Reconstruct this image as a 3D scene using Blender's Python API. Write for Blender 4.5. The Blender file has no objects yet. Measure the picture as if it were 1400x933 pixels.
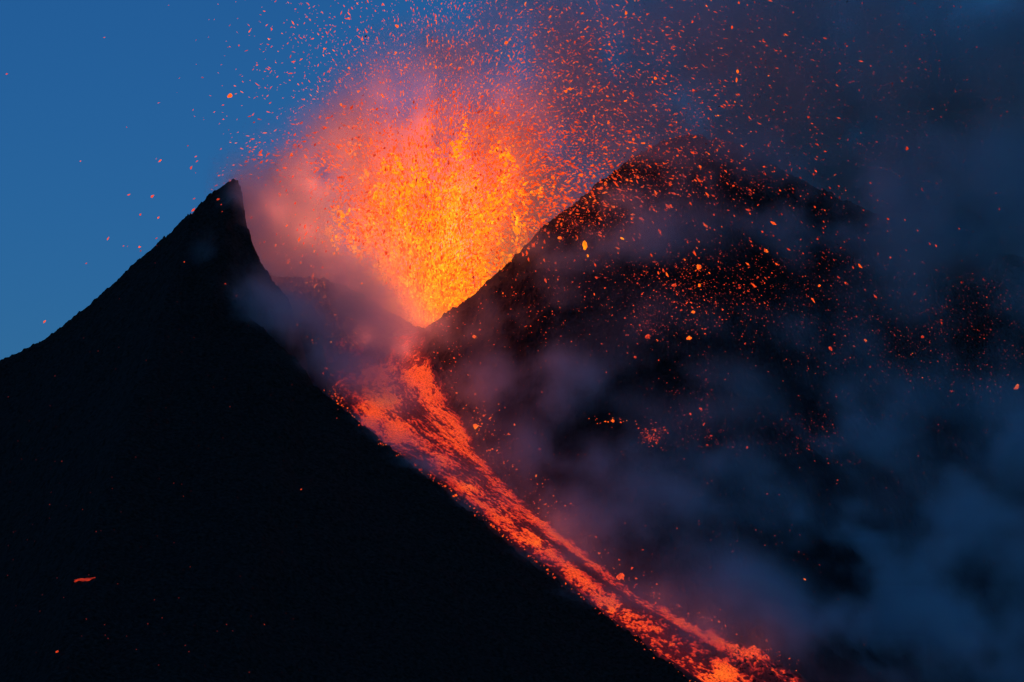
import bpy, math
import numpy as np

sc = bpy.context.scene
COL = sc.collection
rad = math.radians

# ------------------------------------------------------------------ camera
PITCH = rad(10.0)
CAM = np.array([0.0, -1000.0, 1.7])
cam = bpy.data.cameras.new('camera')
cam.sensor_width = 36.0
cam.lens = 36.0 / 0.35
cam.clip_end = 60000.0
cam_ob = bpy.data.objects.new('camera', cam)
cam_ob.location = CAM
cam_ob.rotation_euler = (math.pi / 2 + PITCH, 0, 0)
COL.objects.link(cam_ob)
sc.camera = cam_ob

# ------------------------------------------------------------------ sky, dusk light, exposure
SUN_EL, SUN_AZ = 2.0, 180.0
world = bpy.data.worlds.new('World')
sc.world = world
world.use_nodes = True
wn = world.node_tree
bg = wn.nodes['Background']
sky = wn.nodes.new('ShaderNodeTexSky')
sky.sky_type = 'NISHITA'
sky.sun_disc = False
sky.sun_elevation = rad(SUN_EL)
sky.sun_rotation = rad(SUN_AZ)
sky.air_density = 1.0
sky.dust_density = 0.0
sky.ozone_density = 5.2
wn.links.new(sky.outputs[0], bg.inputs[0])
bg.inputs[1].default_value = 0.20

sun = bpy.data.lights.new('sun', 'SUN')
sun.energy = 0.01
sun.angle = rad(20)
sun.color = (1.0, 0.8, 0.65)
sun_ob = bpy.data.objects.new('sun', sun)
sun_ob.rotation_euler = (rad(88), 0, rad(-30))
sun_ob.location = (-400, -600, 500)
COL.objects.link(sun_ob)

sc.view_settings.view_transform = 'Standard'
sc.view_settings.look = 'None'
sc.view_settings.gamma = 1.0
sc.view_settings.exposure = 0.0
sc.view_settings.use_curve_mapping = False
cy = sc.cycles
cy.use_denoising = True
cy.max_bounces = 4
cy.diffuse_bounces = 2
cy.glossy_bounces = 1
cy.volume_bounces = 3
cy.volume_step_rate = 1.6
cy.transparent_max_bounces = 8
cy.use_adaptive_sampling = True
cy.adaptive_threshold = 0.02
cy.time_limit = 900.0

# ------------------------------------------------------------------ helpers
CP, SP = math.cos(PITCH), math.sin(PITCH)


def at(px, py, Y):
    """point seen at photo pixel (px, py) on the world plane y = Y"""
    px, py, Y = np.broadcast_arrays(np.asarray(px, float), np.asarray(py, float), np.asarray(Y, float))
    dx = (px - 700.0) * 0.00025
    dy = (466.5 - py) * 0.00025
    t = (Y - CAM[1]) / (CP - dy * SP)
    return np.stack([dx * t, Y * 1.0, CAM[2] + t * (SP + dy * CP)], -1)


def pix(P):
    v = P - CAM
    f = v[..., 1] * CP + v[..., 2] * SP
    u = -v[..., 1] * SP + v[..., 2] * CP
    return 700 + v[..., 0] / f / 0.00025, 466.5 - u / f / 0.00025


R0 = np.random.default_rng(7)
LAT = R0.random((64, 64, 64)).astype('f4')


def vnoise(x, y, z):
    x = np.asarray(x, 'f4'); y = np.asarray(y, 'f4'); z = np.asarray(z, 'f4')
    xi = np.floor(x); yi = np.floor(y); zi = np.floor(z)
    fx = x - xi; fy = y - yi; fz = z - zi
    fx = fx * fx * (3 - 2 * fx); fy = fy * fy * (3 - 2 * fy); fz = fz * fz * (3 - 2 * fz)
    X = xi.astype('i4') & 63; Y = yi.astype('i4') & 63; Z = zi.astype('i4') & 63
    X1 = (X + 1) & 63; Y1 = (Y + 1) & 63; Z1 = (Z + 1) & 63
    a = LAT[X, Y, Z] * (1 - fx) + LAT[X1, Y, Z] * fx
    b = LAT[X, Y1, Z] * (1 - fx) + LAT[X1, Y1, Z] * fx
    c = LAT[X, Y, Z1] * (1 - fx) + LAT[X1, Y, Z1] * fx
    d = LAT[X, Y1, Z1] * (1 - fx) + LAT[X1, Y1, Z1] * fx
    a = a * (1 - fy) + b * fy
    c = c * (1 - fy) + d * fy
    return (a * (1 - fz) + c * fz) * 2 - 1


def fbm(x, y, z, size, octaves=4, gain=0.5, off=0.0):
    s = 0.0; amp = 1.0; tot = 0.0; f = 1.0 / size
    for k in range(octaves):
        s = s + amp * vnoise(x * f + off + 13.7 * k, y * f + off * 1.7 + 7.1 * k, z * f + 3.3 * k + off * .6)
        tot += amp; amp *= gain; f *= 2.03
    return s / tot


def sstep(a, b, x):
    t = np.clip((x - a) / (b - a), 0, 1)
    return t * t * (3 - 2 * t)


def raw_mesh(name, V, quads=None, tris=None, smooth=False):
    me = bpy.data.meshes.new(name)
    V = np.ascontiguousarray(V, 'f4').reshape(-1, 3)
    F = quads if quads is not None else tris
    F = np.ascontiguousarray(F, 'i4')
    n, k = F.shape
    me.vertices.add(len(V)); me.vertices.foreach_set('co', V.ravel())
    me.loops.add(n * k); me.loops.foreach_set('vertex_index', F.ravel())
    me.polygons.add(n)
    me.polygons.foreach_set('loop_start', np.arange(0, n * k, k, dtype='i4'))
    me.polygons.foreach_set('loop_total', np.full(n, k, 'i4'))
    me.polygons.foreach_set('use_smooth', np.full(n, smooth))
    me.update(calc_edges=True)
    return me


def grid_faces(nu, nv):
    i = np.arange(nu - 1)[:, None] * nv + np.arange(nv - 1)[None, :]
    return np.stack([i, i + nv, i + nv + 1, i + 1], -1).reshape(-1, 4)


def add_attr(me, name, vals, kind='FLOAT'):
    a = me.attributes.new(name, kind, 'POINT')
    if kind == 'FLOAT':
        a.data.foreach_set('value', np.ascontiguousarray(vals, 'f4').ravel())
    else:
        v = np.ones((len(vals), 4), 'f4'); v[:, :3] = vals
        a.data.foreach_set('color', v.ravel())


def link(name, me, mat=None, label=None, cat=None, group=None, kind=None, loc=None):
    o = bpy.data.objects.new(name, me)
    COL.objects.link(o)
    if mat is not None and not me.materials:
        me.materials.append(mat)
    if loc is not None: o.location = loc
    if label: o['label'] = label
    if cat: o['category'] = cat
    if group: o['group'] = group
    if kind: o['kind'] = kind
    return o


# ------------------------------------------------------------------ materials
def new_mat(name):
    m = bpy.data.materials.new(name); m.use_nodes = True
    m.node_tree.nodes.clear()
    out = m.node_tree.nodes.new('ShaderNodeOutputMaterial')
    return m, m.node_tree, out


def rock_material(name, c0, c1, scale=0.6):
    m, nt, out = new_mat(name)
    b = nt.nodes.new('ShaderNodeBsdfPrincipled')
    tc = nt.nodes.new('ShaderNodeTexCoord')
    n = nt.nodes.new('ShaderNodeTexNoise'); n.inputs['Scale'].default_value = scale; n.inputs['Detail'].default_value = 8; n.inputs['Roughness'].default_value = .7
    r = nt.nodes.new('ShaderNodeValToRGB')
    r.color_ramp.elements[0].position = .35; r.color_ramp.elements[0].color = (*c0, 1)
    r.color_ramp.elements[1].position = .7; r.color_ramp.elements[1].color = (*c1, 1)
    bp = nt.nodes.new('ShaderNodeBump'); bp.inputs['Strength'].default_value = .8; bp.inputs['Distance'].default_value = .6
    nt.links.new(tc.outputs['Object'], n.inputs['Vector'])
    nt.links.new(n.outputs[0], r.inputs[0]); nt.links.new(r.outputs[0], b.inputs['Base Color'])
    nt.links.new(n.outputs[0], bp.inputs['Height']); nt.links.new(bp.outputs[0], b.inputs['Normal'])
    b.inputs['Roughness'].default_value = .95
    b.inputs['Specular IOR Level'].default_value = .1
    nt.links.new(b.outputs[0], out.inputs['Surface'])
    return m


def lava_material(name, strength=1.0, lo=.35, scale=1.4):
    """molten lava: emission comes from the temperature colour stored per vertex"""
    m, nt, out = new_mat(name)
    a = nt.nodes.new('ShaderNodeAttribute'); a.attribute_name = 'glow'
    b = nt.nodes.new('ShaderNodeBsdfPrincipled')
    b.inputs['Base Color'].default_value = (.025, .022, .022, 1); b.inputs['Roughness'].default_value = .9
    tc = nt.nodes.new('ShaderNodeTexCoord')
    n = nt.nodes.new('ShaderNodeTexNoise'); n.inputs['Scale'].default_value = scale; n.inputs['Detail'].default_value = 5; n.inputs['Roughness'].default_value = .75
    mr = nt.nodes.new('ShaderNodeMapRange'); mr.inputs[1].default_value = .3; mr.inputs[2].default_value = .68
    mr.inputs[3].default_value = lo * strength; mr.inputs[4].default_value = 1.4 * strength
    nt.links.new(tc.outputs['Object'], n.inputs['Vector']); nt.links.new(n.outputs[0], mr.inputs[0])
    nt.links.new(a.outputs['Color'], b.inputs['Emission Color']); nt.links.new(mr.outputs[0], b.inputs['Emission Strength'])
    nt.links.new(b.outputs[0], out.inputs['Surface'])
    m.cycles.emission_sampling = 'NONE'
    return m


def smoke_material(name, color, aniso=0.0, emission=None, em_strength=0.0):
    m, nt, out = new_mat(name)
    if emission is None:
        v = nt.nodes.new('ShaderNodeVolumePrincipled')
        v.inputs['Color'].default_value = (*color, 1)
        v.inputs['Density'].default_value = 1.0
        v.inputs['Anisotropy'].default_value = aniso
        nt.links.new(v.outputs[0], out.inputs['Volume'])
    else:
        v = nt.nodes.new('ShaderNodeEmission')
        at_ = nt.nodes.new('ShaderNodeAttribute'); at_.attribute_name = 'density'
        v.inputs[0].default_value = (*emission, 1)
        mu = nt.nodes.new('ShaderNodeMath'); mu.operation = 'MULTIPLY'; mu.inputs[1].default_value = em_strength
        nt.links.new(at_.outputs['Fac'], mu.inputs[0]); nt.links.new(mu.outputs[0], v.inputs[1])
        nt.links.new(v.outputs[0], out.inputs['Volume'])
    return m


M_DARK = rock_material('black cinder', (.006, .0055, .005), (.060, .052, .042), .9)
M_CONE = rock_material('grey cinder', (.008, .008, .009), (.030, .028, .030), .4)
M_GROUND = rock_material('ash ground', (.02, .02, .02), (.05, .05, .05), .05)
M_LAVA = lava_material('molten lava', 1.0, .05, 1.7)
M_SPATTER = lava_material('lava spatter', 1.1, .5)

_H = np.array([0, .1, .25, .45, .65, .85, 1.0])
_C = np.array([[.004, .002, .002], [.10, .006, .004], [.42, .022, .008], [.95, .065, .008], [1.25, .15, .006], [1.5, .33, .006], [1.7, .62, .02]])


def heat_rgb(h):
    h = np.clip(h, 0, 1)
    return np.stack([np.interp(h, _H, _C[:, k]) for k in range(3)], -1)


# ------------------------------------------------------------------ terrain as height functions of (x, y)
class Ridge:
    """a ridge: crest line through photo-measured points at real depths, falling to the front and to the back"""

    def __init__(s, pts, front, back, rnd=1.5, seed=0.0, rub=0.9, gully=5.0, gsize=26.0):
        pts = np.array(pts, float)
        P = at(pts[:, 0], pts[:, 1], pts[:, 2])
        s.P = P; s.front, s.back, s.rnd, s.seed, s.rub, s.gully, s.gsize = front, back, rnd, seed, rub, gully, gsize

    def crest(s, x):
        return np.interp(x, s.P[:, 0], s.P[:, 1]), np.interp(x, s.P[:, 0], s.P[:, 2])

    def base(s, x, y):
        yc, zc = s.crest(x)
        d = yc - y
        sl = np.where(d > 0, s.front, s.back)
        return zc - sl * (np.sqrt(d * d + s.rnd ** 2) - s.rnd), d

    def z(s, x, y, fine=True):
        z, d = s.base(x, y)
        g = 1 - np.exp(-np.abs(d) / 30.0)
        z = z + s.gully * g * fbm(x, y * .35, x * 0, s.gsize, 3, .5, 3.1 + s.seed)
        if fine:
            n = fbm(x, y, z * .8, 4.5, 4, .62, 11 + s.seed)
            z = z + s.rub * n + .55 * s.rub * np.maximum(0, fbm(x, y, z, 1.6, 2, .6, 5 + s.seed) - .1) * 2
        return np.maximum(z, -3.0)


F_PTS = [(-1400, 1000, 0), (-300, 600, 0), (0, 494, 0), (40, 476, 0), (75, 455, 0), (120, 420, 0), (160, 385, 0), (195, 352, 0), (230, 322, 0), (250, 302, -1), (262, 294, -4),
         (272, 312, -16), (282, 338, -28), (292, 364, -40), (310, 398, -58), (345, 437, -80), (380, 470, -94), (405, 492, -100),
         (430, 528, -106), (470, 560, -114), (520, 602, -122), (560, 634, -130), (620, 682, -141), (670, 724, -150), (720, 766, -160),
         (780, 810, -172), (840, 852, -183), (900, 895, -194), (960, 933, -204), (1100, 1040, -226), (1500, 1300, -260)]
W_PTS = [(-1400, 1400, 0), (120, 520, 0), (200, 380, 0), (230, 326, 0), (255, 297, 0), (280, 276, 0), (296, 261, 0), (308, 251, 0), (318, 247, 0), (324, 247, -1), (328, 254, -3),
         (331, 268, -8), (334, 289, -15), (338, 311, -23), (347, 340, -34), (357, 361, -40), (371, 381, -48), (388, 404, -57), (398, 420, -62), (414, 470, -68), (440, 600, -72), (480, 800, -74), (800, 1400, -80)]
R_PTS = [(470, 560, 5), (545, 490, 12), (562, 468, 15), (580, 452, 18), (600, 437, 22), (640, 410, 28), (668, 384, 32), (700, 356, 36), (740, 313, 46), (770, 290, 56), (800, 268, 68), (825, 245, 78), (850, 226, 88), (875, 209, 97),
         (905, 194, 105), (940, 186, 113), (985, 192, 122), (1010, 200, 125), (1040, 216, 128), (1100, 250, 130), (1200, 296, 130), (1280, 325, 128), (1340, 340, 126), (1400, 352, 124), (1600, 430, 118), (2400, 800, 90)]
B_PTS = [(250, 340, 14), (330, 362, 16), (380, 380, 18), (420, 380, 20), (450, 384, 22), (480, 396, 23), (520, 419, 23), (545, 434, 22), (565, 444, 21), (590, 450, 20), (640, 480, 18), (700, 540, 10)]

F = Ridge(F_PTS, .62, 1.1, 1.2, 0, 1.25, 5.0, 30)
W = Ridge(W_PTS, .76, 1.3, 1.0, 20, 1.8, 2.5, 24)
R = Ridge(R_PTS, .75, 1.0, 1.2, 40, 1.5, 6.5, 30)
B = Ridge(B_PTS, .64, 1.0, 1.2, 60, 2.0, 2.5, 14)


def rows(front, back, d0=.35, grow=1.018, dmax=2.6):
    out = [0.0]; st = d0
    while out[-1] < front:
        out.append(out[-1] + st); st = min(st * grow, dmax)
    b = [0.0]; st = d0
    while b[-1] < back:
        b.append(b[-1] + st); st = min(st * 1.06, 5)
    return np.array([-v for v in b[::-1]] + out[1:])


def build_hill(x, yc, zfun, drows):
    X = np.repeat(x[:, None], len(drows), 1)
    Y = yc[:, None] - drows[None, :]
    Z = zfun(X, Y)
    return np.stack([X, Y, Z], -1), grid_faces(len(x), len(drows))


def left_z(x, y):
    a = W.z(x, y); b = F.z(x, y)
    k = 2.0
    h = np.clip(.5 + .5 * (a - b) / k, 0, 1)
    return b * (1 - h) + a * h + k * h * (1 - h) * .5


def link_hill(name, V, Fc, mat):
    o = link(name, raw_mesh(name, V, quads=Fc, smooth=True), mat, kind='structure')
    return o


# left flank: two meshes worth of rows merged in one sheet, dense near both crest lines
xl = np.unique(np.concatenate([np.linspace(-420, -180, 120), np.linspace(-180, 30, 640), np.linspace(30, 130, 160)]))
ycw, _ = W.crest(xl); ycf, _ = F.crest(xl)
d_all = []
nr = 330
Yg = np.zeros((len(xl), nr), 'f4')
for i in range(len(xl)):
    yb = ycw[i] + 60; yw = ycw[i]; yf = ycf[i]
    lo_ = -330.0
    # spacing density: fine at the two crests
    ys = np.linspace(yb, lo_, 1500)
    w = .25 + 2.2 * np.exp(-np.abs(ys - yw) / 6) + 2.2 * np.exp(-np.abs(ys - yf) / 8) + .5 * np.exp(-np.maximum(0, yf - ys) / 80)
    c = np.cumsum(w); c = (c - c[0]) / (c[-1] - c[0])
    Yg[i] = np.interp(np.linspace(0, 1, nr), c, ys)
Xg = np.repeat(xl[:, None], nr, 1)
Zg = left_z(Xg, Yg)
hill = link_hill('hill', np.stack([Xg, Yg, Zg], -1), grid_faces(len(xl), nr), M_DARK)

xr = np.unique(np.concatenate([np.linspace(-50, 190, 860), np.linspace(190, 420, 140)]))
ycr, _ = R.crest(xr)
Vr, Fr = build_hill(xr, ycr, R.z, rows(420, 90, .4, 1.014, 1.0))
cone = link_hill('volcanic_cone', Vr, Fr, M_CONE)

xb = np.linspace(-108, 0, 360)
ycb, _ = B.crest(xb)
Vb, Fb = build_hill(xb, ycb, B.z, rows(120, 40, .3, 1.012, 1.5))
crater = link_hill('crater_slope', Vb, Fb, M_CONE)

# ground out to the horizon
ang = np.linspace(0, 2 * math.pi, 97)[:-1]
rr = np.array([0.0, 200, 600, 1500, 5000, 20000])
gv = np.stack([np.outer(np.cos(ang), rr), np.outer(np.sin(ang), rr), np.zeros((96, 6))], -1)
gq = []
for i in range(96):
    for j in range(5):
        gq.append((i * 6 + j, i * 6 + j + 1, ((i + 1) % 96) * 6 + j + 1, ((i + 1) % 96) * 6 + j))
link('ground', raw_mesh('ground', gv, quads=np.array(gq)), M_GROUND, kind='structure')


def hit(fun, px, py, y0=-330., y1=150., n=960):
    """first point of a terrain function met by the view ray through a photo pixel"""
    px = np.atleast_1d(np.asarray(px, float)); py = np.atleast_1d(np.asarray(py, float))
    ys = np.linspace(y0, y1, n)
    res = np.full((len(px), 3), np.nan)
    for a in range(0, len(px), 400):
        sl = slice(a, a + 400)
        P = at(px[sl, None], py[sl, None], ys[None, :])
        below = P[..., 2] <= fun(P[..., 0], P[..., 1])
        ok = below.any(1); k = below.argmax(1)
        res[sl][ok] = P[np.arange(len(k)), k][ok]
    return res


# ------------------------------------------------------------------ lava flow
EDGE = np.array([  # left px, py, right px, py
    (440, 480, 578, 444), (458, 520, 584, 474), (466, 545, 592, 505), (488, 572, 612, 545), (518, 603, 640, 588), (556, 626, 658, 624), (598, 654, 682, 656),
    (640, 688, 716, 690), (700, 738, 767, 731), (760, 786, 822, 776), (820, 834, 874, 813), (880, 880, 940, 849), (940, 922, 1018, 892), (995, 962, 1105, 938), (1090, 1030, 1210, 1000), (1180, 1090, 1310, 1060)], float)
PRt = hit(lambda x, y: R.z(x, y, False), EDGE[:, 2], EDGE[:, 3])
PRt[:2, 1] = (17.0, 4.0)
PRt[:, 1] = np.convolve(np.pad(PRt[:, 1], 1, 'reflect', reflect_type='odd'), [.25, .5, .25], 'valid')
PRt = at(EDGE[:, 2], EDGE[:, 3], PRt[:, 1] - 1.0)
xL = at(EDGE[:, 0], EDGE[:, 1], -100)[:, 0]
YL = F.crest(xL)[0] + 3.0
YL[:3] = (-28.0, -58.0, -92.0)
PLt = at(EDGE[:, 0], EDGE[:, 1], YL)
NU, NV = 1500, 230
sk = np.concatenate([[0], np.cumsum(np.linalg.norm(np.diff((PLt + PRt) / 2, axis=0), axis=1))])
LEN = sk[-1]
su = np.linspace(0, LEN, NU)


def smooth_curve(P):
    C_ = np.stack([np.interp(su, sk, P[:, k]) for k in range(3)], -1)
    w = np.hanning(91); w /= w.sum()
    for k in range(3):
        pad = np.pad(C_[:, k], 45, 'reflect', reflect_type='odd')
        C_[:, k] = np.convolve(pad, w, 'valid')
    return C_


CL, CR = smooth_curve(PLt), smooth_curve(PRt)
vv = np.linspace(-.35, 1.25, NV)
Lv = CL[:, None] * (1 - vv[None, :, None]) + CR[:, None] * vv[None, :, None]
S = np.repeat(su[:, None], NV, 1); VV = np.repeat(vv[None], NU, 0)
wid = np.linalg.norm(CR - CL, axis=1)[:, None]
acr = VV * wid
out_l = np.maximum(0, -VV) * wid; out_r = np.maximum(0, VV - 1) * wid
PXg, PYg = pix(Lv)
# coarse rafts and fine rubble
n_big = fbm(S * .45, acr, S * 0, 9, 3, .55, 1.3)
n_mid = fbm(S * .7, acr, S * 0 + 5, 2.6, 3, .6, 9.3)
n_fin = fbm(S, acr, S * 0 + 9, 1.0, 2, .6, 4.3)
edge_w = .05 * fbm(S, VV * 0, S * 0, 9, 3, .6, 2.2)
v2 = VV + edge_w + .04 * n_mid
down = sstep(330, 620, PXg)                    # upper breach -> lower channel
low = sstep(690, 780, PXg)
left_band = np.exp(-((v2 - .27) / .24) ** 2)
right_band = np.exp(-((v2 - .86) / .17) ** 2)
mid_gap = np.exp(-((v2 - .63 - .03 * np.sin(S * .06)) / .075) ** 2)
prof = .40 + .46 * left_band + .42 * right_band - (.02 + .22 * low) * mid_gap + .22 * fbm(S * .25, acr, S * 0 + 3, 5, 3, .6, 6.6)


def spot(px, py, rx, ry, a):
    return a * np.exp(-((PXg - px) / rx) ** 2 - ((PYg - py) / ry) ** 2)


patch = (spot(558, 508, 44, 26, .34) + spot(562, 475, 30, 22, .3) + spot(530, 551, 20, 9, .55) + spot(512, 575, 20, 14, .3) + spot(535, 592, 30, 18, .5) + spot(590, 575, 12, 26, .35) + spot(612, 605, 22, 18, .45) + spot(500, 585, 10, 8, .2)
         + spot(560, 520, 16, 12, .35) + spot(585, 515, 8, 8, .2) + spot(500, 525, 8, 14, .25) + spot(575, 545, 14, 8, .3) + spot(735, 742, 24, 12, .3) + spot(640, 668, 14, 8, .2)
         + spot(985, 925, 26, 14, .45) + spot(830, 830, 20, 10, .2) + spot(720, 715, 26, 12, .1)
         - spot(560, 590, 18, 50, .14) - spot(521, 583, 9, 9, .55) - spot(585, 620, 26, 12, .25) - spot(480, 540, 14, 16, .25) - spot(620, 655, 40, 14, .1) - spot(970, 902, 12, 5, .4))
inside = sstep(-.04, .06, v2) * sstep(1.06, .94, v2)
heat = (prof + patch) * inside
heat *= .45 + .55 * sstep(470, 540, PYg + 10 * n_big)
heat += .16 * n_big * inside
crk = sstep(-.12, .42, n_mid + .9 * n_fin + .5 * n_big + (heat - .62) * 1.2)
heat = heat * (.20 + .9 * crk) * (1 + .5 * fbm(S * .5, acr, S * 0 + 21, 3.6, 3, .6, 15.5) + .35 * n_fin)
heat = heat + (spot(550, 528, 30, 36, .42) + spot(566, 480, 22, 24, .3)) * inside * (.35 + .8 * np.clip(crk + .5 * n_fin, 0, 1))
heat = np.clip(heat, 0, 1.0) * .58 + np.clip(spot(985, 925, 30, 16, .16) + spot(735, 745, 30, 14, .12) + spot(530, 551, 20, 9, .14) + spot(640, 670, 16, 10, .12) + spot(835, 835, 24, 12, .1), 0, .2) * (heat > .45)
H_out = .9 * out_l + .35 * out_r
bump = .55 * n_mid + .35 * n_fin + .8 * n_big + .9 * np.sin(np.clip(VV, 0, 1) * math.pi) + .9 * np.exp(-((VV - 1.03) / .05) ** 2) + .8 * np.exp(-((VV + .03) / .05) ** 2) * low
Lv = Lv.copy(); Lv[..., 2] += bump - H_out - .1 - 4 * (1 - sstep(0, 9, S))
ok_ = (VV > 0) & (VV < 1.08)
Rz_ = np.maximum(R.z(Lv[..., 0], Lv[..., 1]), B.z(Lv[..., 0], Lv[..., 1]))
Lv[..., 2] = np.where(ok_, np.maximum(Lv[..., 2], Rz_ + .12 + .25 * n_mid), Lv[..., 2])
me = raw_mesh('lava_flow', Lv, quads=grid_faces(NU, NV), smooth=True)
lc_ = heat_rgb(heat.ravel()); lc_[:, 1] *= .74; lc_[:, 2] += .012 * heat.ravel()
add_attr(me, 'glow', lc_, 'FLOAT_COLOR')
link('lava_flow', me, M_LAVA, 'glowing red-orange lava river running down behind the black foreground ridge', 'lava flow')

# the lava lights the smoke and slopes beside it
def lamp(name, P, energy, color, size):
    l = bpy.data.lights.new(name, 'POINT'); l.energy = energy; l.color = color; l.shadow_soft_size = size
    o = bpy.data.objects.new(name, l); o.location = P; COL.objects.link(o)
    return o


LC = (1.0, .10, .06)
for s_ in range(130, 1300, 85):
    P = Lv[s_, int(NV * .72)] + np.array([0, 0, 5.0])
    lamp('lava_fill_light', P, 2.6e3 if s_ < 400 else (8e2 if s_ < 850 else 5e2), LC, 4.0)
for px_, py_, y_, e_ in ((415, 372, 4, 2.5e3), (470, 392, 8, 3e3), (520, 425, 8, 3.5e3), (500, 462, -20, 2.5e3), (556, 478, -14, 5e3)):
    lamp('lava_fill_light', at(px_, py_, y_)[()], e_, LC, 4)      # lamps added to brighten the smoke over the inner slope's glowing debris
FC = (1.0, .11, .055)
for px_, py_, y_, e_ in ((580, 400, 46, 2e4), (550, 350, 54, 2.2e4), (620, 340, 58, 2.4e4), (550, 280, 58, 1.2e4), (640, 270, 68, 2.0e4), (600, 210, 66, 7e3), (475, 330, 40, 8e3), (425, 250, 38, 1.9e4), (480, 190, 52, 8e3), (420, 315, 28, 1.1e4), (690, 180, 72, 9e3), (570, 430, 12, 2.4e4), (375, 290, 24, 1.1e4), (505, 350, 20, 1.4e4), (440, 352, 14, 7e3)):
    lamp('fountain_fill_light', at(px_, py_, y_)[()], e_, FC, 9)  # lamps in the fountain, others added in the left smoke and breach to brighten them

# ------------------------------------------------------------------ smoke: densities on a real 3D grid
def grid_volume(name, dens, lo, hi, mat):
    n = dens.shape
    me = bpy.data.meshes.new(name); me.vertices.add(dens.size)
    a = me.attributes.new('amount', 'FLOAT', 'POINT'); a.data.foreach_set('value', np.ascontiguousarray(dens, 'f4').ravel())
    me.materials.append(mat)
    ob = bpy.data.objects.new(name, me); COL.objects.link(ob)
    ng = bpy.data.node_groups.new(name, 'GeometryNodeTree')
    ng.interface.new_socket('Geometry', in_out='INPUT', socket_type='NodeSocketGeometry')
    ng.interface.new_socket('Geometry', in_out='OUTPUT', socket_type='NodeSocketGeometry')
    N = ng.nodes; L = ng.links
    gi = N.new('NodeGroupInput'); go = N.new('NodeGroupOutput')
    vc = N.new('GeometryNodeVolumeCube')
    vc.inputs['Min'].default_value = lo; vc.inputs['Max'].default_value = hi
    for k, m_ in zip('XYZ', n): vc.inputs['Resolution ' + k].default_value = m_
    pos = N.new('GeometryNodeInputPosition')
    st = N.new('ShaderNodeVectorMath'); st.operation = 'SUBTRACT'; st.inputs[1].default_value = lo; L.new(pos.outputs[0], st.inputs[0])
    sp = [(h - l) / (m_ - 1) for h, l, m_ in zip(hi, lo, n)]
    dv = N.new('ShaderNodeVectorMath'); dv.operation = 'DIVIDE'; dv.inputs[1].default_value = sp; L.new(st.outputs[0], dv.inputs[0])
    ad = N.new('ShaderNodeVectorMath'); ad.operation = 'ADD'; ad.inputs[1].default_value = (.5, .5, .5); L.new(dv.outputs[0], ad.inputs[0])
    fl = N.new('ShaderNodeVectorMath'); fl.operation = 'FLOOR'; L.new(ad.outputs[0], fl.inputs[0])
    sx = N.new('ShaderNodeSeparateXYZ'); L.new(fl.outputs[0], sx.inputs[0])

    def im(op, a_, b_):
        m_ = N.new('FunctionNodeIntegerMath'); m_.operation = op
        for i, v in enumerate((a_, b_)):
            if isinstance(v, int): m_.inputs[i].default_value = v
            else: L.new(v, m_.inputs[i])
        return m_.outputs[0]
    idx = im('ADD', im('MULTIPLY', im('ADD', im('MULTIPLY', sx.outputs[0], n[1]), sx.outputs[1]), n[2]), sx.outputs[2])
    si = N.new('GeometryNodeSampleIndex'); si.data_type = 'FLOAT'; si.domain = 'POINT'; si.clamp = True
    na = N.new('GeometryNodeInputNamedAttribute'); na.data_type = 'FLOAT'; na.inputs[0].default_value = 'amount'
    L.new(gi.outputs[0], si.inputs['Geometry']); L.new(na.outputs[0], si.inputs['Value']); L.new(idx, si.inputs['Index'])
    L.new(si.outputs[0], vc.inputs['Density'])
    sm = N.new('GeometryNodeSetMaterial'); sm.inputs['Material'].default_value = mat
    L.new(vc.outputs[0], sm.inputs[0]); L.new(sm.outputs[0], go.inputs[0])
    ob.modifiers.new('volume', 'NODES').node_group = ng
    ob['kind'] = 'stuff'
    return ob


def field(lo, hi, step, blobs, warp=7.0, wsize=34.0, seed=0.0, cut=.10, detail=1.0):
    n = [int(round((h - l) / step)) + 1 for h, l in zip(hi, lo)]
    ax = [np.linspace(l, h, m_).astype('f4') for l, h, m_ in zip(lo, hi, n)]
    X, Y, Z = np.meshgrid(*ax, indexing='ij')
    wx = X + warp * fbm(X, Y, Z, wsize, 4, .55, 1 + seed)
    wz = Z + warp * fbm(X, Y, Z, wsize, 4, .55, 17 + seed)
    D = np.zeros(X.shape, 'f4')
    for (px, py, yy, rx, ry, rz, tau) in blobs:
        c = at(px, py, yy)
        k = .00025 * (yy + 1000) / CP
        bx = [max(0, int((c[0] - 2.3 * rx * k - warp - lo[0]) / step)), int((c[0] + 2.3 * rx * k + warp - lo[0]) / step) + 2]
        by = [max(0, int((yy - 2.3 * rz - lo[1]) / step)), int((yy + 2.3 * rz - lo[1]) / step) + 2]
        bz = [max(0, int((c[2] - 2.3 * ry * k - warp - .4 * rz - lo[2]) / step)), int((c[2] + 2.3 * ry * k + warp + .4 * rz - lo[2]) / step) + 2]
        s_ = (slice(*bx), slice(*by), slice(*bz))
        if min(b[1] for b in (bx, by, bz)) <= 0: continue
        yo = Y[s_] - yy
        q = ((wx[s_] - c[0]) / (rx * k)) ** 2 + ((wz[s_] - c[2] - .18 * yo) / (ry * k)) ** 2 + (yo / rz) ** 2
        g = np.maximum(0, np.exp(-q * 1.1) - .02)
        D[s_] += g * (tau / (1.6 * rz))
    if detail > 0:
        nz = fbm(X, Y, Z, 24, 5, .6, 31 + seed)
        D *= np.clip(.85 + detail * 4.8 * nz, .02, 3.4)
    D[D < cut * 1e-3] = 0
    e = 1
    D[:e] = 0; D[-e:] = 0; D[:, :e] = 0; D[:, -e:] = 0; D[:, :, :e] = 0; D[:, :, -e:] = 0
    return D


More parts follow.
